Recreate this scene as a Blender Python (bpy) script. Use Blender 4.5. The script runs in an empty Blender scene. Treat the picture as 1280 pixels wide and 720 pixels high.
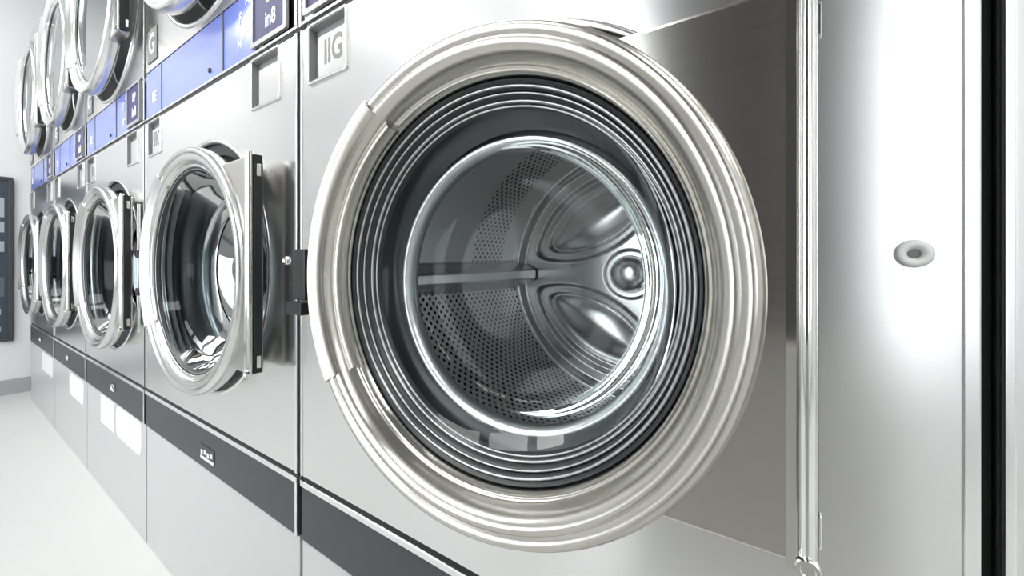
import bpy, bmesh, math, random
from mathutils import Vector, Matrix
from mathutils.geometry import delaunay_2d_cdt
random.seed(7)
PI = math.pi
SC = bpy.context.scene
COL = SC.collection

# ---------------------------------------------------------------- camera
CAM_H = 0.905
cam_d = bpy.data.cameras.new('camera')
cam = bpy.data.objects.new('camera', cam_d); COL.objects.link(cam)
cam.location = (0.0, -0.44, CAM_H)
TH = math.atan2(670, 520)
fwd = Vector((-math.cos(TH), math.sin(TH), 0))
cam.rotation_euler = fwd.to_track_quat('-Z', 'Y').to_euler()
cam_d.sensor_width = 36.0
cam_d.lens = 36.0 * 520 / 1280
cam_d.shift_x = 70 / 1280
cam_d.shift_y = -35 / 1280
cam_d.clip_start = 0.02
SC.camera = cam

# ---------------------------------------------------------------- world, exposure, big lights
SC.view_settings.view_transform = 'Standard'
SC.view_settings.look = 'None'
SC.view_settings.gamma = 1.0
SC.view_settings.use_curve_mapping = False
SC.view_settings.exposure = 0.86
SC.cycles.use_denoising = True
SC.cycles.max_bounces = 10
SC.cycles.glossy_bounces = 6
SC.cycles.transparent_max_bounces = 16
SC.cycles.sample_clamp_indirect = 6
SC.cycles.caustics_reflective = False
SC.cycles.caustics_refractive = False
W = bpy.data.worlds.new('daylight'); SC.world = W; W.use_nodes = True
W.node_tree.nodes['Background'].inputs['Color'].default_value = (0.93, 0.97, 1.0, 1)
W.node_tree.nodes['Background'].inputs['Strength'].default_value = 1.5

XL, XR, YB, YO, ZC = -4.10, 3.2, 0.95, -2.60, 3.0     # room limits
WINS = [(-3.3, -1.75), (-1.35, -0.45), (0.42, 0.66), (1.6, 2.7)]   # window openings in the opposite wall (x ranges)
WZ0, WZ1 = 0.45, 2.55

def area(name, loc, rot, sx, sy, power, color=(1, 1, 1)):
    l = bpy.data.lights.new(name, 'AREA'); l.shape = 'RECTANGLE'
    l.size = sx; l.size_y = sy; l.energy = power; l.color = color
    o = bpy.data.objects.new(name, l); COL.objects.link(o)
    o.location = loc; o.rotation_euler = rot
    return o
for a, b in WINS:                                    # daylight coming in at each window
    area('window_daylight', ((a + b) / 2, YO - 0.10, (WZ0 + WZ1) / 2), (PI / 2, 0, 0), b - a, WZ1 - WZ0, 13 * (b - a), (0.95, 0.98, 1.0))

# ---------------------------------------------------------------- materials
def mat(name, color=(0.8, 0.8, 0.8), rough=0.5, metal=0.0, aniso=0.0, tangent=None, spec=0.5, emis=None, es=0.0, coat=0.0):
    m = bpy.data.materials.new(name); m.use_nodes = True
    b = m.node_tree.nodes['Principled BSDF']
    b.inputs['Base Color'].default_value = (*color, 1)
    b.inputs['Roughness'].default_value = rough
    b.inputs['Metallic'].default_value = metal
    b.inputs['Specular IOR Level'].default_value = spec
    b.inputs['Anisotropic'].default_value = aniso
    b.inputs['Coat Weight'].default_value = coat
    if tangent: b.inputs['Anisotropic Rotation'].default_value = 0.25     # highlights spread across the grain
    if tangent:
        t = m.node_tree.nodes.new('ShaderNodeTangent'); t.direction_type = 'RADIAL'; t.axis = tangent
        m.node_tree.links.new(t.outputs[0], b.inputs['Tangent'])
    if emis:
        b.inputs['Emission Color'].default_value = (*emis, 1); b.inputs['Emission Strength'].default_value = es
    return m
def nd(m, t, **k):
    n = m.node_tree.nodes.new(t)
    for a, v in k.items(): setattr(n, a, v)
    return n
def lk(m, a, b): m.node_tree.links.new(a, b)

def brushed(name, color, rough, aniso, scale=(3, 3, 300), amount=0.12, rvar=0.06, bump=0.0):
    """metal with a fine grain running along x"""
    m = mat(name, color, rough, 1.0, aniso, 'Z')
    b = m.node_tree.nodes['Principled BSDF']
    tc = nd(m, 'ShaderNodeTexCoord'); mp = nd(m, 'ShaderNodeMapping'); mp.inputs['Scale'].default_value = scale
    nz = nd(m, 'ShaderNodeTexNoise'); nz.inputs['Scale'].default_value = 1.0; nz.inputs['Detail'].default_value = 4
    lk(m, tc.outputs['Object'], mp.inputs[0]); lk(m, mp.outputs[0], nz.inputs['Vector'])
    mr = nd(m, 'ShaderNodeMapRange'); mr.inputs['To Min'].default_value = rough - rvar; mr.inputs['To Max'].default_value = rough + rvar
    lk(m, nz.outputs['Fac'], mr.inputs['Value']); lk(m, mr.outputs[0], b.inputs['Roughness'])
    mx = nd(m, 'ShaderNodeMix', data_type='RGBA')
    mx.inputs['A'].default_value = (*[c * (1 - amount) for c in color], 1); mx.inputs['B'].default_value = (*color, 1)
    lk(m, nz.outputs['Fac'], mx.inputs['Factor']); lk(m, mx.outputs['Result'], b.inputs['Base Color'])
    if bump:
        n2 = nd(m, 'ShaderNodeTexNoise'); n2.inputs['Scale'].default_value = 1.5; n2.inputs['Detail'].default_value = 1
        lk(m, tc.outputs['Object'], n2.inputs['Vector'])
        bp = nd(m, 'ShaderNodeBump'); bp.inputs['Strength'].default_value = 1.0; bp.inputs['Distance'].default_value = bump
        lk(m, n2.outputs['Fac'], bp.inputs['Height']); lk(m, bp.outputs[0], b.inputs['Normal'])
    return m

M = {}
M['front'] = brushed('brushed_stainless', (0.77, 0.77, 0.765), 0.24, 0.62, scale=(4, 4, 700), amount=0.03, rvar=0.006, bump=0.006)
M['plate'] = brushed('satin_stainless_plate', (0.60, 0.585, 0.56), 0.20, 0.4, scale=(5, 5, 700), amount=0.05, rvar=0.03, bump=0.003)
M['bezel'] = mat('turned_stainless', (0.54, 0.52, 0.48), 0.24, 1.0, 0.5, 'Y')
M['satin'] = mat('satin_turned_stainless', (0.68, 0.68, 0.665), 0.25, 1.0, 0.4, 'Y')
M['bright'] = mat('bright_turned_stainless', (0.80, 0.80, 0.79), 0.25, 1.0, 0.4, 'Y')
M['handle'] = mat('handle_stainless', (0.50, 0.48, 0.44), 0.27, 1.0, 0.5, 'Y')
M['chrome'] = mat('chrome', (0.82, 0.82, 0.80), 0.09, 1.0)
M['clamp'] = mat('clamp_steel', (0.42, 0.43, 0.43), 0.28, 1.0)
M['drum'] = mat('drum_steel', (0.68, 0.69, 0.69), 0.25, 1.0)
M['trim'] = mat('bright_trim', (0.85, 0.85, 0.85), 0.22, 1.0)
M['rubber'] = mat('black_rubber', (0.018, 0.02, 0.022), 0.38)
M['blackpl'] = mat('black_plastic', (0.012, 0.012, 0.013), 0.3)
M['recess'] = mat('black_recess', (0.008, 0.008, 0.009), 0.4)
M['gasket'] = mat('grey_gasket', (0.022, 0.027, 0.030), 0.32, spec=0.6)
M['band'] = mat('charcoal_band', (0.035, 0.04, 0.043), 0.42)
M['kick'] = mat('light_grey_panel', (0.47, 0.48, 0.48), 0.33, coat=0.2)
M['cabinet'] = mat('cabinet_grey', (0.5, 0.51, 0.52), 0.5)
M['seam'] = mat('dark_seam', (0.02, 0.02, 0.02), 0.7)
M['grommet'] = mat('grey_grommet', (0.62, 0.63, 0.62), 0.35)
M['white'] = mat('painted_white', (0.86, 0.87, 0.88), 0.6)
M['wall'] = mat('wall_paint', (0.86, 0.87, 0.88), 0.7)
M['ceil'] = mat('ceiling_paint', (0.9, 0.9, 0.9), 0.8)
M['baseb'] = mat('grey_baseboard', (0.42, 0.44, 0.45), 0.45)
M['dark'] = mat('dark_grey_paint', (0.06, 0.06, 0.065), 0.5)
M['cream'] = mat('cream_stand_in', (0.84, 0.82, 0.76), 0.5)
M['dark_block'] = mat('umber_stand_in', (0.12, 0.105, 0.095), 0.5)
M['paper'] = mat('white_paper', (0.74, 0.75, 0.76), 0.6)
M['ink'] = mat('dark_ink', (0.03, 0.03, 0.035), 0.5)
M['inkw'] = mat('white_ink', (0.85, 0.87, 0.95), 0.5)
M['purple'] = mat('indigo_screen', (0.035, 0.035, 0.12), 0.5)
M['lamp'] = mat('lamp_diffuser', (0.9, 0.9, 0.9), 0.5, emis=(1, 0.985, 0.96), es=8.0)
M['mark'] = mat('engraved_grey', (0.20, 0.20, 0.20), 0.4)
M['pocket'] = mat('pocket_steel', (0.38, 0.38, 0.38), 0.35, 0.3)

# blue printed control strip: glossy enamel over metal
M['blue'] = mat('blue_enamel', (0.10, 0.17, 0.66), 0.4, coat=1.0)
M['blue'].node_tree.nodes['Principled BSDF'].inputs['Coat IOR'].default_value = 1.9
M['blue'].node_tree.nodes['Principled BSDF'].inputs['Coat Roughness'].default_value = 0.22

# floor: nearly white sealed floor
m = M['floor'] = mat('white_floor', (0.84, 0.85, 0.84), 0.28)
tc = nd(m, 'ShaderNodeTexCoord'); nz = nd(m, 'ShaderNodeTexNoise'); nz.inputs['Scale'].default_value = 2.5; nz.inputs['Detail'].default_value = 5
lk(m, tc.outputs['Object'], nz.inputs['Vector'])
cr = nd(m, 'ShaderNodeValToRGB'); cr.color_ramp.elements[0].color = (0.66, 0.675, 0.66, 1); cr.color_ramp.elements[1].color = (0.72, 0.725, 0.715, 1)
lk(m, nz.outputs['Fac'], cr.inputs[0]); lk(m, cr.outputs[0], m.node_tree.nodes['Principled BSDF'].inputs['Base Color'])

# pane: clear glass = tinted transparency + mirror by Fresnel
def glassmat(name, tint, ior=1.5, rough=0.02, gcol=0.97):
    m = bpy.data.materials.new(name); m.use_nodes = True
    nt = m.node_tree; nt.nodes.clear()
    out = nd(m, 'ShaderNodeOutputMaterial'); mix = nd(m, 'ShaderNodeMixShader')
    tr = nd(m, 'ShaderNodeBsdfTransparent'); tr.inputs['Color'].default_value = (*tint, 1)
    gl = nd(m, 'ShaderNodeBsdfGlossy'); gl.inputs['Roughness'].default_value = rough
    gl.inputs['Color'].default_value = (gcol * .97, gcol, gcol, 1)
    fr = nd(m, 'ShaderNodeFresnel'); fr.inputs['IOR'].default_value = ior
    lk(m, fr.outputs[0], mix.inputs[0]); lk(m, tr.outputs[0], mix.inputs[1]); lk(m, gl.outputs[0], mix.inputs[2])
    lk(m, mix.outputs[0], out.inputs[0])
    return m
M['glass'] = glassmat('door_glass', (0.97, 0.985, 0.985), 1.22)
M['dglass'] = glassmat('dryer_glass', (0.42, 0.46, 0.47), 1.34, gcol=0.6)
M['dimglass'] = glassmat('dimmed_far_glass', (0.50, 0.55, 0.57), 1.30, gcol=0.55)  # far washers: tint darkens the drums and dims reflections, glass itself not smoked
M['wglass'] = glassmat('window_glass', (0.97, 0.98, 0.98), 1.45)

# perforated drum wall: rows of small dark holes laid out in the UV map (u = arc length, v = depth, metres)
m = M['perf'] = mat('perforated_drum', (0.52, 0.53, 0.53), 0.36, 1.0)
b = m.node_tree.nodes['Principled BSDF']
uv = nd(m, 'ShaderNodeUVMap'); uv.uv_map = 'UVMap'
def hole_mask(off):
    mp = nd(m, 'ShaderNodeMapping'); mp.inputs['Scale'].default_value = (1 / 0.021, 1 / 0.021, 1); mp.inputs['Location'].default_value = (off, off, 0)
    lk(m, uv.outputs[0], mp.inputs[0])
    fr = nd(m, 'ShaderNodeVectorMath', operation='FRACTION'); lk(m, mp.outputs[0], fr.inputs[0])
    sb = nd(m, 'ShaderNodeVectorMath', operation='SUBTRACT'); sb.inputs[1].default_value = (0.5, 0.5, 0); lk(m, fr.outputs[0], sb.inputs[0])
    sp = nd(m, 'ShaderNodeSeparateXYZ'); lk(m, sb.outputs[0], sp.inputs[0])
    cb = nd(m, 'ShaderNodeCombineXYZ'); lk(m, sp.outputs[0], cb.inputs[0]); lk(m, sp.outputs[1], cb.inputs[1])
    ln = nd(m, 'ShaderNodeVectorMath', operation='LENGTH'); lk(m, cb.outputs[0], ln.inputs[0])
    mr = nd(m, 'ShaderNodeMapRange'); mr.inputs['From Min'].default_value = 0.15; mr.inputs['From Max'].default_value = 0.23
    mr.inputs['To Min'].default_value = 1; mr.inputs['To Max'].default_value = 0
    lk(m, ln.outputs['Value'], mr.inputs['Value']); return mr.outputs[0]
h1, h2 = hole_mask(0.0), hole_mask(0.5)
mxm = nd(m, 'ShaderNodeMath', operation='MAXIMUM'); lk(m, h1, mxm.inputs[0]); lk(m, h2, mxm.inputs[1])
su = nd(m, 'ShaderNodeSeparateXYZ'); lk(m, uv.outputs[0], su.inputs[0])
def mt(op, a_, b_):
    n_ = nd(m, 'ShaderNodeMath', operation=op)
    for i_, v_ in enumerate((a_, b_)):
        if isinstance(v_, (int, float)): n_.inputs[i_].default_value = v_
        else: lk(m, v_, n_.inputs[i_])
    return n_.outputs[0]
low = mt('MULTIPLY', mt('GREATER_THAN', su.outputs[0], 3.20 * 0.318), mt('GREATER_THAN', su.outputs[1], 0.20))
bandm = mt('MULTIPLY', mt('GREATER_THAN', su.outputs[1], 0.46), mt('LESS_THAN', su.outputs[1], 0.60))
zone = mt('MAXIMUM', low, bandm)
mxm = nd(m, 'ShaderNodeMath', operation='MULTIPLY'); lk(m, mt('MAXIMUM', h1, h2), mxm.inputs[0]); lk(m, zone, mxm.inputs[1])
mx = nd(m, 'ShaderNodeMix', data_type='RGBA'); mx.inputs['A'].default_value = (0.68, 0.69, 0.69, 1); mx.inputs['B'].default_value = (0.01, 0.01, 0.01, 1)
lk(m, mxm.outputs[0], mx.inputs['Factor']); lk(m, mx.outputs['Result'], b.inputs['Base Color'])
bp = nd(m, 'ShaderNodeBump', invert=True); bp.inputs['Strength'].default_value = 0.9; bp.inputs['Distance'].default_value = 0.002
lk(m, mxm.outputs[0], bp.inputs['Height']); lk(m, bp.outputs[0], b.inputs['Normal'])

# ---------------------------------------------------------------- mesh helpers
def to_obj(name, me, material, parent=None, loc=(0, 0, 0), smooth=False):
    o = bpy.data.objects.new(name, me); COL.objects.link(o)
    if material and not me.materials: me.materials.append(material)
    if parent: o.parent = parent
    o.location = loc
    return o
def finish(bm, name, material, parent=None, loc=(0, 0, 0), smooth=False, angle=35, bevel=0.0, seg=2):
    bmesh.ops.remove_doubles(bm, verts=bm.verts, dist=1e-6)
    bmesh.ops.recalc_face_normals(bm, faces=bm.faces)
    me = bpy.data.meshes.new(name); bm.to_mesh(me); bm.free()
    if smooth:
        for p in me.polygons: p.use_smooth = True
        me.set_sharp_from_angle(angle=math.radians(angle))
    o = to_obj(name, me, material, parent, loc)
    if bevel:
        md = o.modifiers.new('bevel', 'BEVEL'); md.width = bevel; md.segments = seg; md.limit_method = 'ANGLE'; md.angle_limit = math.radians(50)
        md.harden_normals = False
    return o
def add_box(bm, x0, x1, y0, y1, z0, z1):
    v = [bm.verts.new((x, y, z)) for x in (x0, x1) for y in (y0, y1) for z in (z0, z1)]
    for f in ((0, 1, 3, 2), (4, 6, 7, 5), (0, 4, 5, 1), (2, 3, 7, 6), (0, 2, 6, 4), (1, 5, 7, 3)):
        bm.faces.new([v[i] for i in f])
def add_lathe(bm, prof, a0=0.0, a1=2 * PI, n=96, cx=0.0, cz=0.0, cap=False):
    """profile of (radius, e) with e towards the room (-y), turned about a horizontal y axis"""
    full = abs(a1 - a0) > 2 * PI - 1e-4
    cnt = n if full else n + 1
    rings = []
    for i in range(cnt):
        a = a0 + (a1 - a0) * i / n
        ca, sa = math.cos(a), math.sin(a)
        rings.append([bm.verts.new((cx + r * ca, -e, cz + r * sa)) for r, e in prof])
    m = len(prof)
    for i in range(n):
        A, B = rings[i], rings[(i + 1) % cnt]
        for j in range(m - 1):
            try: bm.faces.new((A[j], A[j + 1], B[j + 1], B[j]))
            except ValueError: pass
    if cap and not full:
        bm.faces.new(rings[0]); bm.faces.new(list(reversed(rings[-1])))
def add_tube(bm, p0, p1, r, n=20, cap=True, r1=None):
    p0, p1 = Vector(p0), Vector(p1); d = (p1 - p0).normalized(); r1 = r if r1 is None else r1
    q = d.to_track_quat('Z', 'Y')
    A = [bm.verts.new(p0 + q @ Vector((r * math.cos(2 * PI * i / n), r * math.sin(2 * PI * i / n), 0))) for i in range(n)]
    B = [bm.verts.new(p1 + q @ Vector((r1 * math.cos(2 * PI * i / n), r1 * math.sin(2 * PI * i / n), 0))) for i in range(n)]
    for i in range(n): bm.faces.new((A[i], A[(i + 1) % n], B[(i + 1) % n], B[i]))
    if cap: bm.faces.new(list(reversed(A))); bm.faces.new(B)
def circle(cx, cz, r, n=96): return [(cx + r * math.cos(2 * PI * i / n), cz + r * math.sin(2 * PI * i / n)) for i in range(n)]
def rrect(x0, x1, z0, z1, r, n=5):
    pts = []
    for (cx, cz, s) in ((x1 - r, z1 - r, 0), (x0 + r, z1 - r, 1), (x0 + r, z0 + r, 2), (x1 - r, z0 + r, 3)):
        for i in range(n + 1):
            a = (s + i / n) * PI / 2; pts.append((cx + r * math.cos(a), cz + r * math.sin(a)))
    return pts
def inside(p, poly):
    x, y = p; c = False; n = len(poly)
    for i in range(n):
        x1, y1 = poly[i]; x2, y2 = poly[(i + 1) % n]
        if (y1 > y) != (y2 > y) and x < (x2 - x1) * (y - y1) / (y2 - y1) + x1: c = not c
    return c
def add_sheet(bm, outer, holes, e_front, e_back):
    """solid sheet in the xz plane with holes, between e_front and e_back"""
    pts, edges = [], []
    for loop in [outer] + holes:
        s = len(pts); pts += [Vector(p) for p in loop]
        edges += [(s + i, s + (i + 1) % len(loop)) for i in range(len(loop))]
    vs, es, fs, *_ = delaunay_2d_cdt(pts, edges, [], 0, 1e-6)
    keep = []
    for f in fs:
        c = (sum(vs[i][0] for i in f) / 3, sum(vs[i][1] for i in f) / 3)
        if inside(c, outer) and not any(inside(c, h) for h in holes): keep.append(f)
    F = [bm.verts.new((v[0], -e_front, v[1])) for v in vs]; B = [bm.verts.new((v[0], -e_back, v[1])) for v in vs]
    for f in keep:
        bm.faces.new([F[i] for i in f]); bm.faces.new([B[i] for i in reversed(f)])
    cnt = {}
    for f in keep:
        for i in range(3):
            k = (f[i], f[(i + 1) % 3]); cnt[k] = 1
    for (a, b2) in list(cnt):
        if (b2, a) not in cnt: bm.faces.new((F[a], F[b2], B[b2], B[a]))
def text(name, body, size, loc, parent, material, depth=0.0006, sx=1.0, rotz=0.0):
    c = bpy.data.curves.new(name, 'FONT'); c.body = body; c.size = size; c.extrude = depth; c.offset = size * .022
    c.align_x = 'CENTER'; c.align_y = 'CENTER'; c.resolution_u = 3
    t = bpy.data.objects.new('tmp', c); COL.objects.link(t)
    dg = bpy.context.evaluated_depsgraph_get()
    me = bpy.data.meshes.new_from_object(t.evaluated_get(dg)); bpy.data.objects.remove(t)
    me.materials.clear(); me.name = name
    o = to_obj(name, me, material, parent, loc); o.rotation_euler = (PI / 2, 0, rotz); o.scale = (sx, 1, 1)
    return o
def tag(o, label=None, cat=None, group=None, kind=None):
    for k, v in (('label', label), ('category', cat), ('group', group), ('kind', kind)):
        if v: o[k] = v
    return o
def empty(name, loc, label, cat, group=None):
    o = bpy.data.objects.new(name, None); COL.objects.link(o); o.location = loc; o.empty_display_size = 0.1
    return tag(o, label, cat, group)
def boxes(name, lst, material, parent=None, loc=(0, 0, 0), bevel=0.0, **k):
    bm = bmesh.new()
    for b_ in lst: add_box(bm, *b_)
    return finish(bm, name, material, parent, loc, bevel=bevel, **k)

# ---------------------------------------------------------------- the room
S = lambda o: tag(o, kind='structure')
S(boxes('floor', [(XL - .1, XR + .1, YO - .1, YB + .1, -0.08, 0)], M['floor']))
S(boxes('ceiling', [(XL - .1, XR + .1, YO - .1, YB + .1, ZC, ZC + .1)], M['ceil']))
S(boxes('wall_left', [(XL - .1, XL, YO - .1, YB + .1, 0, ZC)], M['wall']))
S(boxes('wall_right', [(XR, XR + .1, YO - .1, YB + .1, 0, ZC)], M['wall']))
S(boxes('wall_back', [(XL, XR, YB, YB + .1, 0, ZC)], M['wall']))
seg = [(XL, XR, YO - .1, YO, 0, WZ0), (XL, XR, YO - .1, YO, WZ1, ZC)]
xs = [XL] + [v for w in WINS for v in w] + [XR]
for i in range(0, len(xs), 2): seg.append((xs[i], xs[i + 1], YO - .1, YO, WZ0, WZ1))
S(boxes('wall_front', seg, M['wall']))
S(boxes('baseboard_left', [(XL, XL + .012, YO, YB, 0, 0.10)], M['baseb']))
S(boxes('baseboard_front', [(XL, XR, YO, YO + .012, 0, 0.10)], M['baseb']))
for i, (a, b_) in enumerate(WINS):
    fr = boxes('window_%d' % (i + 1), [(a, b_, YO - .08, YO + .01, WZ0, WZ0 + .04), (a, b_, YO - .08, YO + .01, WZ1 - .04, WZ1),
               (a, a + .04, YO - .08, YO + .01, WZ0 + .04, WZ1 - .04), (b_ - .04, b_, YO - .08, YO + .01, WZ0 + .04, WZ1 - .04)], M['white'])
    S(fr)
    boxes('window_glass', [(a + .04, b_ - .04, YO - .05, YO - .045, WZ0 + .04, WZ1 - .04)], M['wglass'], fr)
# dark block on pale base, added behind the camera to shape steel reflections
S(boxes('stand_in_block', [(-0.33, 0.185, -1.28, -0.98, 0.70, ZC)], M['dark_block'], bevel=.01))
S(boxes('stand_in_base', [(-0.37, 0.225, -1.32, -0.94, 0, 0.70)], M['cream'], bevel=.01))

def ceiling_light(x, y, lx, ly, label):
    t = empty('ceiling_light', (x, y, ZC), label, 'light', 'ceiling light panels over the aisle')
    bm = bmesh.new()
    for q in ((-lx, lx, -ly, -ly + .03), (-lx, lx, ly - .03, ly), (-lx, -lx + .03, -ly + .03, ly - .03), (lx - .03, lx, -ly + .03, ly - .03)):
        add_box(bm, q[0], q[1], q[2], q[3], -0.06, 0)
    finish(bm, 'frame', M['white'], t)
    boxes('diffuser', [(-lx + .03, lx - .03, -ly + .03, ly - .03, -0.05, -0.02)], M['lamp'], t)
for x, w_ in ((-3.3, 'nearest the white end wall'), (-2.1, 'second from the white end wall'), (-0.95, 'in the middle of the row'), (0.9, 'second from the right wall'), (2.3, 'nearest the right wall')):
    ceiling_light(x, -1.1, 0.5, 0.28, 'white ceiling light panel over the aisle, ' + w_)

# ---------------------------------------------------------------- machines
Z = lambda dz: CAM_H + dz
ZDOOR = Z(-0.026)

def pocket(parent, name, x0, x1, z0, z1, mark=None, marked=False):
    """pressed dispenser pocket: raised rim, recessed tray, inner plate; x,z are in the parent's frame"""
    bm = bmesh.new()
    add_sheet(bm, rrect(x0 - .005, x1 + .005, z0 - .005, z1 + .005, .006), [rrect(x0, x1, z0, z1, .004)], .004, -.001)
    rim = finish(bm, name, M['front'], parent, bevel=.0015)
    bm = bmesh.new()
    d = 0.013
    # tray walls and floor
    add_box(bm, x0 - .001, x1 + .001, d, d + .001, z0 - .001, z1 + .001)
    add_box(bm, x0 + .0003, x0 + .0015, -.002, d, z0, z1); add_box(bm, x1 - .0015, x1 - .0003, -.002, d, z0, z1)
    add_box(bm, x0 + .0015, x1 - .0015, -.002, d, z0 + .0003, z0 + .0015); add_box(bm, x0 + .0015, x1 - .0015, -.002, d, z1 - .0015, z1 - .0003)
    finish(bm, 'recess', M['pocket'], rim)
    bm = bmesh.new()
    add_sheet(bm, rrect(x0 + .022, x1 - .002, z0 + .002, z1 - .022, .003), [], -.003, -.0125)
    finish(bm, 'flap', M['front'], rim, bevel=.0015)
    if mark:
        text('embossed_mark', mark, 0.062, ((x0 + .026 + x1) / 2, .0035, (z0 + z1 - .024) / 2 + .006), rim, M['mark'], .0008, 0.72)
    return rim

def build_door(parent, cx, z, s, glass, is_washer=True, near=False, with_handle=True, metal=None):
    """swing door, its parts measured from the door centre in the cabinet front plane"""
    L = (cx, 0, z)
    def sh(r, e):                                   # the smaller doors carry their glass close behind the rim
        if near or r > .2745 or e < .0: return e
        return .058 - (.058 - e) * .42
    def P(pr): return [(r * s, sh(r, e) * s) for r, e in pr]
    # --- plate: disc + hinge side plate
    hh = 0.222 * s; xr = 0.305 * s; R = 0.286 * s
    a0, a2 = math.asin(0.228 * s / R), math.asin(0.195 * s / R)
    zlo, zhi = -0.195 * s, 0.228 * s
    outer = [(xr, zlo), (xr, zhi)]
    n = 90
    for i in range(n + 1):
        a = a0 + (2 * PI - a2 - a0) * i / n
        outer.append((R * math.cos(a), R * math.sin(a)))
    bm = bmesh.new()
    add_sheet(bm, outer, [circle(0, 0, 0.268 * s)], .052 * s, .020 * s)
    door = finish(bm, 'door', M['plate'], parent, L, bevel=.004 * s, seg=3)
    # --- bezel ring (front bead, convex inward funnel, rolled inner lip)
    prof = P([(.284, .022), (.290, .030), (.2915, .045), (.290, .056), (.286, .0625), (.281, .0635), (.2765, .060), (.2745, .0585),
              (.2715, .0595), (.268, .0590), (.2635, .0565), (.2600, .0525), (.2572, .0465), (.2555, .039), (.2545, .032),
              (.2525, .0275), (.2500, .0265), (.2480, .0280), (.2465, .0240), (.2462, .006), (.250, .000), (.262, .010), (.276, .018), (.284, .022)])
    bm = bmesh.new(); add_lathe(bm, prof, n=144)
    finish(bm, 'bezel', metal or M['bezel'], door, smooth=True, angle=50)
    # --- handle: thick arc cover over the left of the bezel
    if with_handle:
        hp = P([(.288, .026), (.2935, .034), (.2945, .052), (.292, .064), (.287, .068), (.281, .067), (.2735, .0635), (.265, .0585), (.2595, .050), (.2565, .040),
                (.2545, .040), (.2515, .043), (.2485, .042), (.2465, .037), (.246, .030), (.246, .022), (.2475, .020), (.2525, .024), (.260, .030), (.275, .030)])
        bm = bmesh.new(); add_lathe(bm, hp + [hp[0]], math.radians(122), math.radians(213), 48)
        # end caps
        for a in (math.radians(122), math.radians(213)):
            vs = [bm.verts.new((r * math.cos(a), -e, r * math.sin(a))) for r, e in hp]
            bm.faces.new(vs)
        finish(bm, 'handle', metal or M['handle'], door, smooth=True, angle=40)
    # --- rubber between bezel and glass with two metal clamp rings
    bm = bmesh.new()
    if not near: add_lathe(bm, P([(.2480, .020), (.2465, .025), (.2445, .024), (.2425, .018), (.240, .008), (.238, .001), (.246, .001), (.2480, .020)]), n=120)
    else: add_lathe(bm, P([(.2462, .012), (.2440, .0145), (.2415, .0125), (.2395, .0075), (.2365, .0055), (.2350, .0010), (.2330, -.0025), (.2300, -.004), (.2285, -.010),
                     (.2255, -.014), (.222, -.018), (.219, -.026), (.225, -.030), (.236, -.016), (.2462, -.004), (.2462, .012)]), n=120)
    finish(bm, 'glass_seal', M['rubber'], door, smooth=True, angle=60)
    bm = bmesh.new()
    def ring(r, e, w):
        add_lathe(bm, P([(r + w * math.cos(t * PI / 4), e + w * math.sin(t * PI / 4)) for t in range(9)]), n=120)
    if not near: ring(.2430, .0190, .0014)
    else: ring(.2378, .0090, .0020); ring(.2322, .0000, .0016); ring(.2262, -.0115, .0022); ring(.2215, -.0170, .0014)
    finish(bm, 'clamp_ring', M['clamp'], door, smooth=True, angle=80)
    # --- glass bowl
    bowl = [(.2255, -.013), (.221, -.0185), (.214, -.026), (.204, -.035), (.194, -.044), (.187, -.053), (.183, -.063), (.179, -.073),
            (.171, -.082), (.158, -.088), (.130, -.093), (.09, -.096), (.045, -.0975), (.0005, -.098)]
    if not near: bowl = [(.2425, .010), (.240, .001), (.236, -.006), (.224, -.022), (.210, -.040), (.198, -.056), (.182, -.072), (.155, -.082), (.10, -.088), (.05, -.090), (.0005, -.0905)]
    if not is_washer: bowl = [(.2425, .016), (.236, .012), (.20, .008), (.15, .005), (.08, .003), (.0005, .002)]
    bm = bmesh.new(); add_lathe(bm, P(bowl), n=120)
    finish(bm, 'window_glass', glass, door, smooth=True, angle=80)
    # --- hinge tube along the right edge, flat strip, black side, clips
    bm = bmesh.new()
    add_tube(bm, (xr + .0080, -.052 * s, zlo - .002), (xr + .0080, -.052 * s, zhi + .006), .0056, 28)
    add_box(bm, xr - .004, xr + .0018, -.0575 * s, -.045 * s, zlo, zhi)
    finish(bm, 'hinge_tube', M['chrome'], door, smooth=True, angle=40)
    bm = bmesh.new()
    add_lathe(bm, [(0.0001, 0.0), (.004, .0), (.0045, .0012), (.0068, .0012), (.0072, -.001), (.0072, -.006), (.0001, -.006)], n=28, cx=xr + .0080, cz=zlo + .004)
    o = finish(bm, 'end_cap', M['chrome'], door, (0, -.0602 * s, 0), smooth=True, angle=40)
    bm = bmesh.new()
    add_box(bm, xr + .009, xr + .0145, -.047 * s, -.030, zlo + .002, zhi + .002)
    finish(bm, 'edge_seal', M['rubber'], door, bevel=.0015)
    for zq in (zlo + .012, zhi - .040):
        boxes('clip', [(xr + .014, xr + .0165, -.042, -.034, zq, zq + .024)], M['chrome'], door, bevel=.0008)
    return door

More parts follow.
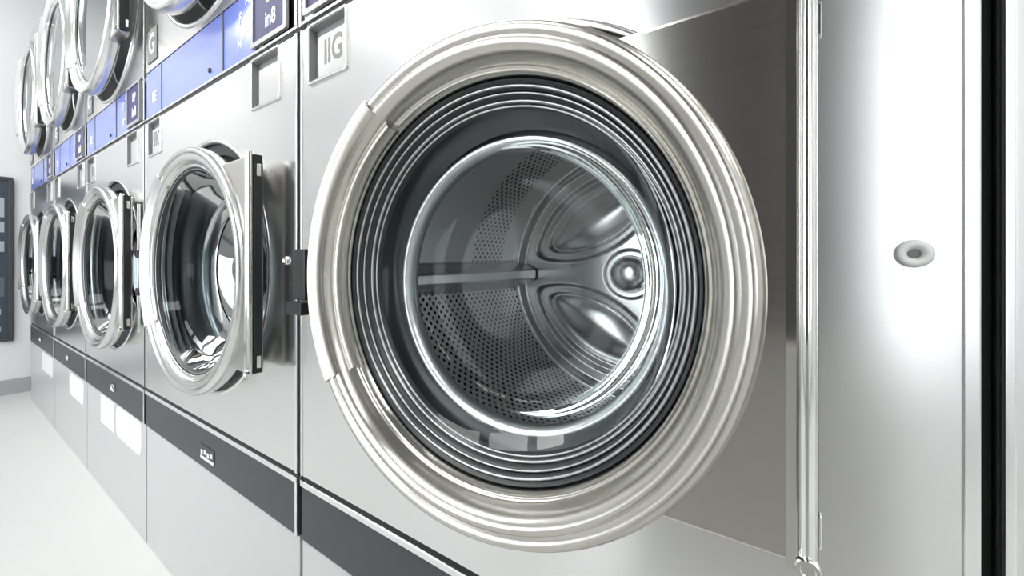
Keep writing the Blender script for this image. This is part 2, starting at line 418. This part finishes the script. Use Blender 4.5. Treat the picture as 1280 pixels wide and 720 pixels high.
def drum_assembly(parent, cx, z, R, depth, back=True):
    y0 = 0.066
    # dark tub throat from the front opening to the drum lip
    bm = bmesh.new()
    add_lathe(bm, [(.287, -.014), (.286, -.020), (.281, -.030), (.262, -.034), (.248, -.044), (.236, -.044), (.226, -.052), (.214, -.054), (.208, -.062), (.204, -.066)], n=120)
    finish(bm, 'door_gasket', M['gasket'], parent, (cx, 0, z), smooth=True, angle=60)
    # drum shell with uv map
    me = bpy.data.meshes.new('drum'); bm = bmesh.new(); n = 120
    uvl = bm.loops.layers.uv.new('UVMap')
    prof = [(.204, y0), (.1985, y0 - .003), (.1955, y0 + .001), (.1965, y0 + .006), (.202, y0 + .010), (.285, y0 + .020), (R - .004, y0 + .030), (R, y0 + .045)]
    k = 24
    for i in range(1, k + 1): prof.append((R, y0 + .045 + (depth - .045 - .02) * i / k))
    prof.append((R - .006, y0 + depth))
    rings = []
    for i in range(n + 1):
        a = 2 * PI * i / n
        rings.append([bm.verts.new((r * math.cos(a), y, r * math.sin(a))) for r, y in prof])
    arc = [0]
    for j in range(1, len(prof)): arc.append(arc[-1] + math.hypot(prof[j][0] - prof[j - 1][0], prof[j][1] - prof[j - 1][1]))
    for i in range(n):
        for j in range(len(prof) - 1):
            f = bm.faces.new((rings[i][j], rings[i][j + 1], rings[i + 1][j + 1], rings[i + 1][j]))
            us = [(i, j), (i, j + 1), (i + 1, j + 1), (i + 1, j)]
            for lp, (ii, jj) in zip(f.loops, us):
                if 7 <= j: lp[uvl].uv = (ii / n * 2 * PI * R, arc[jj])
                else: lp[uvl].uv = (0.0004, 0.0004)
            f.smooth = True
    bm.to_mesh(me); bm.free()
    drum = to_obj('drum', me, M['perf'], parent, (cx, 0, z - .010))
    bm = bmesh.new()
    add_lathe(bm, [(.207, -.066), (.2055, -.0595), (.2015, -.0575), (.1965, -.0605), (.1925, -.067), (.1915, -.076), (.1935, -.086), (.2, -.086)], n=120)
    finish(bm, 'drum_lip', M['lip'], drum, smooth=True, angle=80)
    # pressed back plate: three spokes widening to hub and rim, round pockets between them
    nr, na = 110, 420
    bm = bmesh.new()
    def sst(x): x = max(0, min(1, x)); return x * x * (3 - 2 * x)
    LC, LR = 0.35, 0.275
    pc = [(LC * math.cos(math.radians(t)), LC * math.sin(math.radians(t))) for t in (0, 120, 240)]
    def height(x, zz):
        r = math.hypot(x, zz)
        h = 0.0
        for (px_, pz_) in pc:
            d1, d2 = r - 0.268, math.hypot(x - px_, zz - pz_) - LR
            k_ = 0.03; q = max(0, k_ - abs(d1 - d2)) / k_
            d = max(d1, d2) + q * q * k_ * .25
            h += 0.016 * sst(-d / 0.010)
            h += 0.014 * sst((-d - .026) / 0.008)
            if d < -.034: h -= 0.020 * (1 - math.exp(-(-d - .034) / .03))
        h -= 0.022 * sst((r - 0.290) / 0.020)          # rim rolls forward
        h += 0.008 * sst((0.064 - r) / 0.005)
        return h
    vs = []
    for i in range(na):
        a = 2 * PI * i / na
        row = []
        for j in range(nr + 1):
            r = 0.001 + (R - .002) * j / nr
            x, zz = r * math.cos(a), r * math.sin(a)
            row.append(bm.verts.new((x, height(x, zz), zz)))
        vs.append(row)
    for i in range(na):
        for j in range(nr):
            bm.faces.new((vs[i][j], vs[i][j + 1], vs[(i + 1) % na][j + 1], vs[(i + 1) % na][j]))
    finish(bm, 'back_plate', M['drum'], drum, (0, y0 + depth - .012, 0), smooth=True, angle=80)
    bm = bmesh.new()
    add_lathe(bm, [(.0001, .024), (.016, .0235), (.030, .020), (.040, .014), (.046, .004), (.048, -.004)], n=60)
    finish(bm, 'hub_cap', M['chrome_hub'], drum, (0, y0 + depth - .014, 0), smooth=True, angle=60)
    # lifters
    for t in (181, 61, 301):
        bm = bmesh.new()
        sec = [(-.050, 0.006), (-.036, -.008), (-.028, -.034), (-.017, -.058), (-.010, -.062), (.010, -.062), (.017, -.058), (.028, -.034), (.036, -.008), (.050, 0.006)]
        A, B = [], []
        ya, yb = y0 + .050, y0 + depth - .020
        a = math.radians(t)
        er, et = Vector((math.cos(a), 0, math.sin(a))), Vector((-math.sin(a), 0, math.cos(a)))
        for (w, h) in sec:
            A.append(bm.verts.new(er * (R + h * .9) + et * w * .8 + Vector((0, ya, 0))))
            B.append(bm.verts.new(er * (R + h) + et * w + Vector((0, yb, 0))))
        for i in range(len(sec) - 1): bm.faces.new((A[i], A[i + 1], B[i + 1], B[i]))
        bm.faces.new(A); bm.faces.new(list(reversed(B)))
        finish(bm, 'lifter', M['drum'], drum, smooth=True, angle=25, bevel=.002)
    return drum
M['lip'] = mat('polished_lip', (0.55, 0.57, 0.58), 0.32, 1.0)
M['chrome_hub'] = mat('polished_hub', (0.68, 0.69, 0.69), 0.22, 1.0)

def washer(xl, xr, door_x, label, badge='oval', mark='IIG', post=True):
    cx = (xl + xr) / 2
    t = empty('washing_machine', (cx, 0, 0), label, 'washing machine', 'row of front loading washers')
    a, b_ = xl - cx, xr - cx
    dx = door_x - cx
    g = 0.005
    D = 0.85
    # cabinet shell
    boxes('cabinet', [(a + g, a + g + .003, .012, D, .02, Z(.434)), (b_ - g - .003, b_ - g, .012, D, .02, Z(.434)),
                      (a + g + .003, b_ - g - .003, D - .003, D, .02, Z(.434)), (a + g + .003, b_ - g - .003, .012, D - .003, Z(.431), Z(.434)),
                      (a + g + .003, b_ - g - .003, .012, D - .003, .02, .023)], M['cabinet'], t)
    # front panel with door opening and two pocket openings
    zb, zt = Z(-.405), Z(.430)
    p1 = (a + .032, a + .138, Z(.325), Z(.425)); p2 = (b_ - .180, b_ - .072, Z(.325), Z(.425))
    if b_ - a < .76: p1 = (a + .03, a + .12, Z(.325), Z(.425)); p2 = (b_ - .15, b_ - .06, Z(.325), Z(.425))
    ox, orad = (-.024, .311) if not label.startswith('large') else (0.0, .302)
    bm = bmesh.new()
    add_sheet(bm, rrect(a + g, b_ - g, zb, zt, .006), [circle(dx + ox, ZDOOR + .008, orad), rrect(*p1, .004), rrect(*p2, .004)], 0.0, -.010)
    finish(bm, 'front_panel', M['front'], t, bevel=.003)
    # bright edge strips
    for q in ((a + g - .001, a + g + .0025, -.0025, .01, zb, zt), (b_ - g - .0065, b_ - g + .001, -.0035, .01, zb, zt)):
        boxes('edge_trim', [q], M['trim'], t, bevel=.001)
    # opening flange
    bm = bmesh.new()
    add_lathe(bm, [(orad - .005, -.006), (orad - .003, .001), (orad, .003), (orad + .004, .002), (orad + .006, .0), (orad + .006, -.004)], n=120)
    finish(bm, 'opening_flange', M['front'], t, (dx + ox, 0, ZDOOR + .008), smooth=True, angle=60)
    bm = bmesh.new(); add_sheet(bm, circle(ox, .008, orad + .012, 96), [circle(0, 0, .285, 96)], -.011, -.014)
    finish(bm, 'recess_plate', M['recess'], t, (dx, 0, ZDOOR))
    pocket(t, 'dispenser_pocket', *p1, mark=mark)
    pocket(t, 'dispenser_pocket', *p2)
    # band, trims, kick panel
    boxes('lower_trim', [(a + g, b_ - g, -.004, .01, Z(-.4235), Z(-.412))], M['trim'], t, bevel=.0015)
    boxes('seam_shadow_gap', [(a + g + .004, b_ - g - .004, .004, .012, Z(-.412), Z(-.405))], M['seam'], t)
    boxes('charcoal_band', [(a + g, b_ - g, .0, .012, Z(-.525), Z(-.4235))], M['band'], t, bevel=.001)
    boxes('kick_panel', [(a + g - .002, b_ - g + .002, .003, .012, .0, Z(-.5265))], M['kick'], t, bevel=.001)
    boxes('band_end_trim', [(b_ - g - .007, b_ - g, -.003, .0, Z(-.525), Z(-.4235))], M['trim'], t, bevel=.0008)
    # badge in the band
    if badge == 'label':
        bd = boxes('badge', [(dx - .052, dx + .030, -.0012, 0, Z(-.5035), Z(-.4665))], M['blackpl'], t)
        boxes('logo', [(dx - .050, dx + .028, -.002, -.0012, Z(-.5025), Z(-.4955))] +
              [(dx - .048 + i * .0185, dx - .048 + i * .0185 + .012, -.002, -.0012, Z(-.4925 + (.004 if i % 2 else 0)), Z(-.481 + (.003 if i % 2 else 0))) for i in range(4)], M['paper'], bd)
    else:
        bm = bmesh.new()
        add_lathe(bm, [(.020, .0), (.022, .003), (.018, .005), (.014, .003), (.013, .001)], n=40)
        bd = finish(bm, 'badge', M['trim'], t, (dx - .01, 0, Z(-.474)), smooth=True); bd.scale = (1.25, 1, .65)
        bm = bmesh.new(); add_lathe(bm, [(.0001, .0016), (.013, .0012), (.015, 0)], n=32)
        finish(bm, 'badge_centre', M['blackpl'], bd)
    # throat, drum, door
    drum_assembly(t, dx, ZDOOR, .318, .60)
    nr_ = label.startswith('large')
    build_door(t, dx, ZDOOR, 1.0, M['glass'] if nr_ else M['dimglass'], near=nr_, metal=None if nr_ else M['satin'])
    # latch block left of the handle
    lx = dx - .385
    if lx < a + g + .016: lx = a + g + .020
    boxes('latch', [(lx - .008, lx + .030, -.030, 0, ZDOOR - .045, ZDOOR + .045), (lx - .014, lx + .034, -.040, 0, ZDOOR - .070, ZDOOR - .048)], M['blackpl'], t, bevel=.002)
    # hinge post between door and right seam, with two black knuckles
    if post:
        px_ = dx + .332
        if px_ > b_ - .02: px_ = b_ - .02
        bm = bmesh.new(); add_tube(bm, (px_, -.012, ZDOOR - .205), (px_, -.012, ZDOOR + .205), .0045, 20)
        finish(bm, 'hinge_post', M['chrome'], t, smooth=True, angle=40)
        for dz in (.045, -.075):
            bm = bmesh.new(); add_tube(bm, (px_, -.012, ZDOOR + dz - .012), (px_, -.012, ZDOOR + dz + .012), .0085, 20)
            add_box(bm, px_ - .006, px_ + .006, -.012, 0, ZDOOR + dz - .01, ZDOOR + dz + .01)
            finish(bm, 'hinge_knuckle', M['blackpl'], t, smooth=True, angle=40, bevel=.001)
    # small fixing plug between door and right seam
    return t

def plug(parent, x, z, r, white=True):
    bm = bmesh.new()
    add_lathe(bm, [(r * 1.0, 0), (r * 1.0, r * .25), (r * .88, r * .5), (r * .62, r * .55), (r * .42, r * .35), (r * .34, r * .05), (r * .30, -.003), (.0001, -.003)], n=40)
    if white:
        b2 = bmesh.new(); add_lathe(b2, [(.0001, .0006), (r * .36, .0006), (r * .36, -.001)], n=24)
        hole_ = b2
    p_ = finish(bm, 'plug' if white else 'pin', M['grommet'] if white else M['chrome'], parent, (x, 0, z), smooth=True, angle=60)
    if white: finish(hole_, 'plug_centre', M['mark'], p_)
    return p_

def dryer(xl, xr, door_x, label, disp=True, s=1.12):
    cx = (xl + xr) / 2
    t = empty('tumble_dryer', (cx, 0, Z(.436)), label, 'tumble dryer', 'stacked dryers above the washers')
    ZB = Z(.436)
    a, b_ = xl - cx, xr - cx; dx = door_x - cx; g = .005; D = .85; H = 1.03
    boxes('cabinet', [(a + g, a + g + .003, .012, D, .003, H), (b_ - g - .003, b_ - g, .012, D, .003, H),
                      (a + g + .003, b_ - g - .003, D - .003, D, .003, H), (a + g + .003, b_ - g - .003, .012, D - .003, H - .003, H)], M['cabinet'], t)
    # control strip
    zs0, zs1 = .010, .152
    boxes('strip_trim', [(a + g, b_ - g, -.003, .012, .003, .0085)], M['trim'], t, bevel=.001)
    boxes('strip_backing', [(a + g, b_ - g, .0065, .012, zs0, zs1)], M['front'], t)
    st = boxes('control_strip', [(a + (.14 if disp else g), b_ - .172, .002, .0065, zs0, zs1)], M['blue'], t)
    xm = b_ - .325
    boxes('strip_joint', [(xm - .0015, xm + .0015, -.0005, .002, zs0, zs1)], M['mark'], st)
    boxes('strip_joint', [(a + .135, a + .1365, .0005, .002, zs0, zs1)], M['mark'], st)
    text('white_lettering', 'F', .038, (b_ - .238, .0015, .105), st, M['inkw'], .0004, .8)
    text('white_lettering', "H '", .034, (b_ - .236, .0015, .050), st, M['inkw'], .0004, .8)
    text('white_lettering', 'A:', .032, (b_ - .205, .0015, .138), st, M['inkw'], .0004, .8)
    text('white_lettering', '• •', .012, (b_ - .38, .0015, .105), st, M['inkw'], .0004, .8)
    text('white_lettering', 'IIE', .045, (a + .075, .0015, .065), st, M['inkw'], .0004, .8)
    bm = bmesh.new(); add_lathe(bm, [(.0001, .004), (.005, .004), (.0065, .001), (.0065, 0)], n=24)
    finish(bm, 'key_lock', M['blackpl'], st, (xm - .075, .002, .035), smooth=True)
    # raised display at the right end
    x0, x1 = b_ - .176, b_ - .036
    bm = bmesh.new()
    add_sheet(bm, rrect(x0, x1, .014, .150, .005), [rrect(x0 + .010, x1 - .010, .024, .142, .003)], 0.007, .0)
    ds = finish(bm, 'display', M['pocket'], t, bevel=.002)
    boxes('screen', [(x0 + .012, x1 - .012, -.004, -.001, .022, .144)], M['purple'], ds)
    text('white_lettering', 'in8', .046, ((x0 + x1) / 2 + .008, -.0045, .056), ds, M['inkw'], .0004, .75)
    text('white_lettering', 'BP', .040, ((x0 + x1) / 2 + .008, -.0045, .104), ds, M['inkw'], .0004, .75)
    # raised display at the left end
    x0, x1 = a + .018, a + .130
    if disp:
        bm = bmesh.new()
        add_sheet(bm, rrect(x0, x1, .014, .150, .005), [rrect(x0 + .010, x1 - .010, .024, .142, .003)], .007, .0)
        ds = finish(bm, 'display', M['pocket'], t, bevel=.002)
        boxes('screen', [(x0 + .009, x1 - .009, -.003, -.001, .022, .144)], M['purple'], ds)
    # front panel above
    bm = bmesh.new(); zd = Z(.948) - ZB
    add_sheet(bm, rrect(a + g, b_ - g, zs1 + .002, H, .006), [circle(dx, zd, .300 * s)], 0, -.010)
    finish(bm, 'front_panel', M['front'], t, bevel=.003)
    boxes('edge_trim', [(b_ - g - .006, b_ - g, -.0035, .0, zs0, H)], M['trim'], t, bevel=.001)
    # marked label plate at the lower left of the front
    if not disp:
        lp = boxes('label_plate', [(a + .030, a + .110, -.003, 0, .175, .275)], M['mark'], t, bevel=.002)
        text('white_lettering', 'G', .085, (a + .070, -.0035, .225), lp, M['paper'], .0008, .85)
    bm = bmesh.new()
    f_ = .300 * s
    add_lathe(bm, [(f_ - .006, -.006), (f_ - .004, .003), (f_, .0055), (f_ + .005, .0045), (f_ + .008, .0), (f_ + .008, -.004)], n=96)
    finish(bm, 'opening_flange', M['front'], t, (dx, 0, zd), smooth=True, angle=60)
    bm = bmesh.new()
    add_lathe(bm, [(f_ + .002, .0), (f_ - .006, -.01), (.300, -.03), (.285, -.05), (.275, -.06)], n=96)
    finish(bm, 'door_gasket', M['recess'], t, (dx, 0, zd), smooth=True, angle=60)
    bm = bmesh.new()
    add_lathe(bm, [(.275, -.06), (.272, -.064), (.31, -.075), (.315, -.09), (.315, -.62), (.30, -.64), (.0001, -.64)], n=96)
    finish(bm, 'drum', M['drum'], t, (dx, 0, zd), smooth=True, angle=50)
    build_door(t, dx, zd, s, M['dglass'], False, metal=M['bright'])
    return t

seams = [(-0.714, 0.1115), (-1.591, -0.717), (-2.359, -1.594), (-3.056, -2.362), (-3.843, -3.059)]
doorx = [-0.297, -1.115, -1.94, -2.715, -3.46]
wl = ['large stainless front loading washer nearest the camera, its perforated drum visible',
      'stainless washer directly left of the nearest washer, black and white badge in its band',
      'middle washer of the lower row, white papers stuck on its lower panel',
      'fourth washer from the right in the lower row, small pale notice low on its panel',
      'farthest washer of the lower row, next to the white end wall']
ws = []
for i in range(5):
    w = washer(*seams[i], doorx[i], wl[i], badge='label' if i in (0, 1) else 'oval', post=i > 1)
    ws.append(w)
cxs = [(s_[0] + s_[1]) / 2 for s_ in seams]
plug(ws[0], 0.077 - cxs[0], Z(.0045), .0100)
plug(ws[1], -0.762 - cxs[1], Z(-.001), .009, False)
dl = ['dryer stacked above the nearest washer, only its control panel corner in view',
      'dryer with deep blue control strip and indigo display above the second washer',
      'dryer above the middle washer, its round door cut by the top of the picture',
      'dryer with a whole round door in view, between the middle and the farthest dryer',
      'farthest dryer of the upper row, smallest round door beside the white wall']
ddx = [-0.30, -1.15, -1.995, -2.725, -3.48]
for i in range(5):
    dryer(*seams[i], ddx[i], dl[i], disp=(i == 0), s=(1.12, 1.12, 1.14, 1.06, 1.12)[i])

# neighbouring machine at the right edge of the picture: steel side column
def neighbour():
    t = empty('washing_machine', (0.53, 0, 0), 'washer at the right edge, only its pale steel edge past the black gap', 'washing machine', 'row of front loading washers')
    x0, x1 = -.4125, .40
    boxes('cabinet', [(x0 + .004, x1, .012, .85, .02, Z(.434))], M['cabinet'], t)
    boxes('front_panel', [(x0, x1, 0, .010, Z(-.405), Z(.430))], M['front'], t, bevel=.003)
    boxes('edge_trim', [(x0, x0 + .005, -.003, .0, Z(-.405), Z(.430))], M['trim'], t, bevel=.001)
    boxes('charcoal_band', [(x0, x1, .0, .012, Z(-.525), Z(-.407))], M['band'], t)
    boxes('kick_panel', [(x0, x1, .003, .012, 0, Z(-.5265))], M['kick'], t)
neighbour()
# black strip added as painted shade in the gap beside the nearest washer
o = boxes('gap_shade_strip', [(.1070, .1165, .016, .045, .0, Z(1.46))], M['seam']); tag(o, 'black vertical shade strip in the gap at the right edge of the nearest washer', 'shade strip')

# papers on lower panels
def notice(x0, x1, z0, z1, r, label, skew=0.0):
    bm = bmesh.new(); add_sheet(bm, rrect(x0, x1, z0, z1, r), [], -.0015, -.003)
    o = finish(bm, 'paper_notice', M['paper'], None); tag(o, label, 'notice'); return o
notice(-2.135, -1.945, .262, .372, .004, 'white rectangular notice on the lower panel of the middle washer')
notice(-1.925, -1.640, .262, .372, .03, 'rounded white notice just right of the rectangular one on the middle washer')
notice(-2.70, -2.42, .262, .365, .02, 'pale notice on the lower panel of the fourth washer')
notice(-3.44, -3.12, .262, .365, .02, 'pale notice on the lower panel of the farthest washer')

# poster on the end wall
pt = empty('wall_poster', (XL, -.33, .36), 'tall dark navy framed poster with pale pictures on the white end wall', 'poster')
bm = bmesh.new()
y0, y1, h = -.275, .275, 1.10
for q in ((y0, y1, 0, .02), (y0, y1, h - .02, h), (y0, y0 + .02, .02, h - .02), (y1 - .02, y1, .02, h - .02)): add_box(bm, 0, .022, q[0], q[1], q[2], q[3])
finish(bm, 'frame', M['dark'], pt, bevel=.002)
M['navy'] = mat('navy_print', (0.045, 0.065, 0.085), 0.35)
M['teal'] = mat('slate_print', (0.12, 0.15, 0.17), 0.35)
M['pale'] = mat('pale_print', (0.45, 0.48, 0.52), 0.4)
boxes('sheet', [(.004, .012, y0 + .02, y1 - .02, .02, h - .02)], M['navy'], pt)
for (za, zb_, ya, yb, mm) in ((.83, .96, -.24, .235, 'pale'), (.73, .80, -.24, .235, 'pale'), (.60, .67, -.24, .235, 'pale'), (.30, .43, -.24, .235, 'teal'), (.18, .22, -.2, .22, 'pale'), (.07, .10, -.2, .22, 'pale')):
    p = boxes('picture', [(.012, .0135, ya, yb, za, zb_)], M[mm], pt)
bm = bmesh.new(); add_tube(bm, (.012, .18, .53), (.0135, .18, .53), .03, 24); finish(bm, 'emblem', M['pale'], pt)
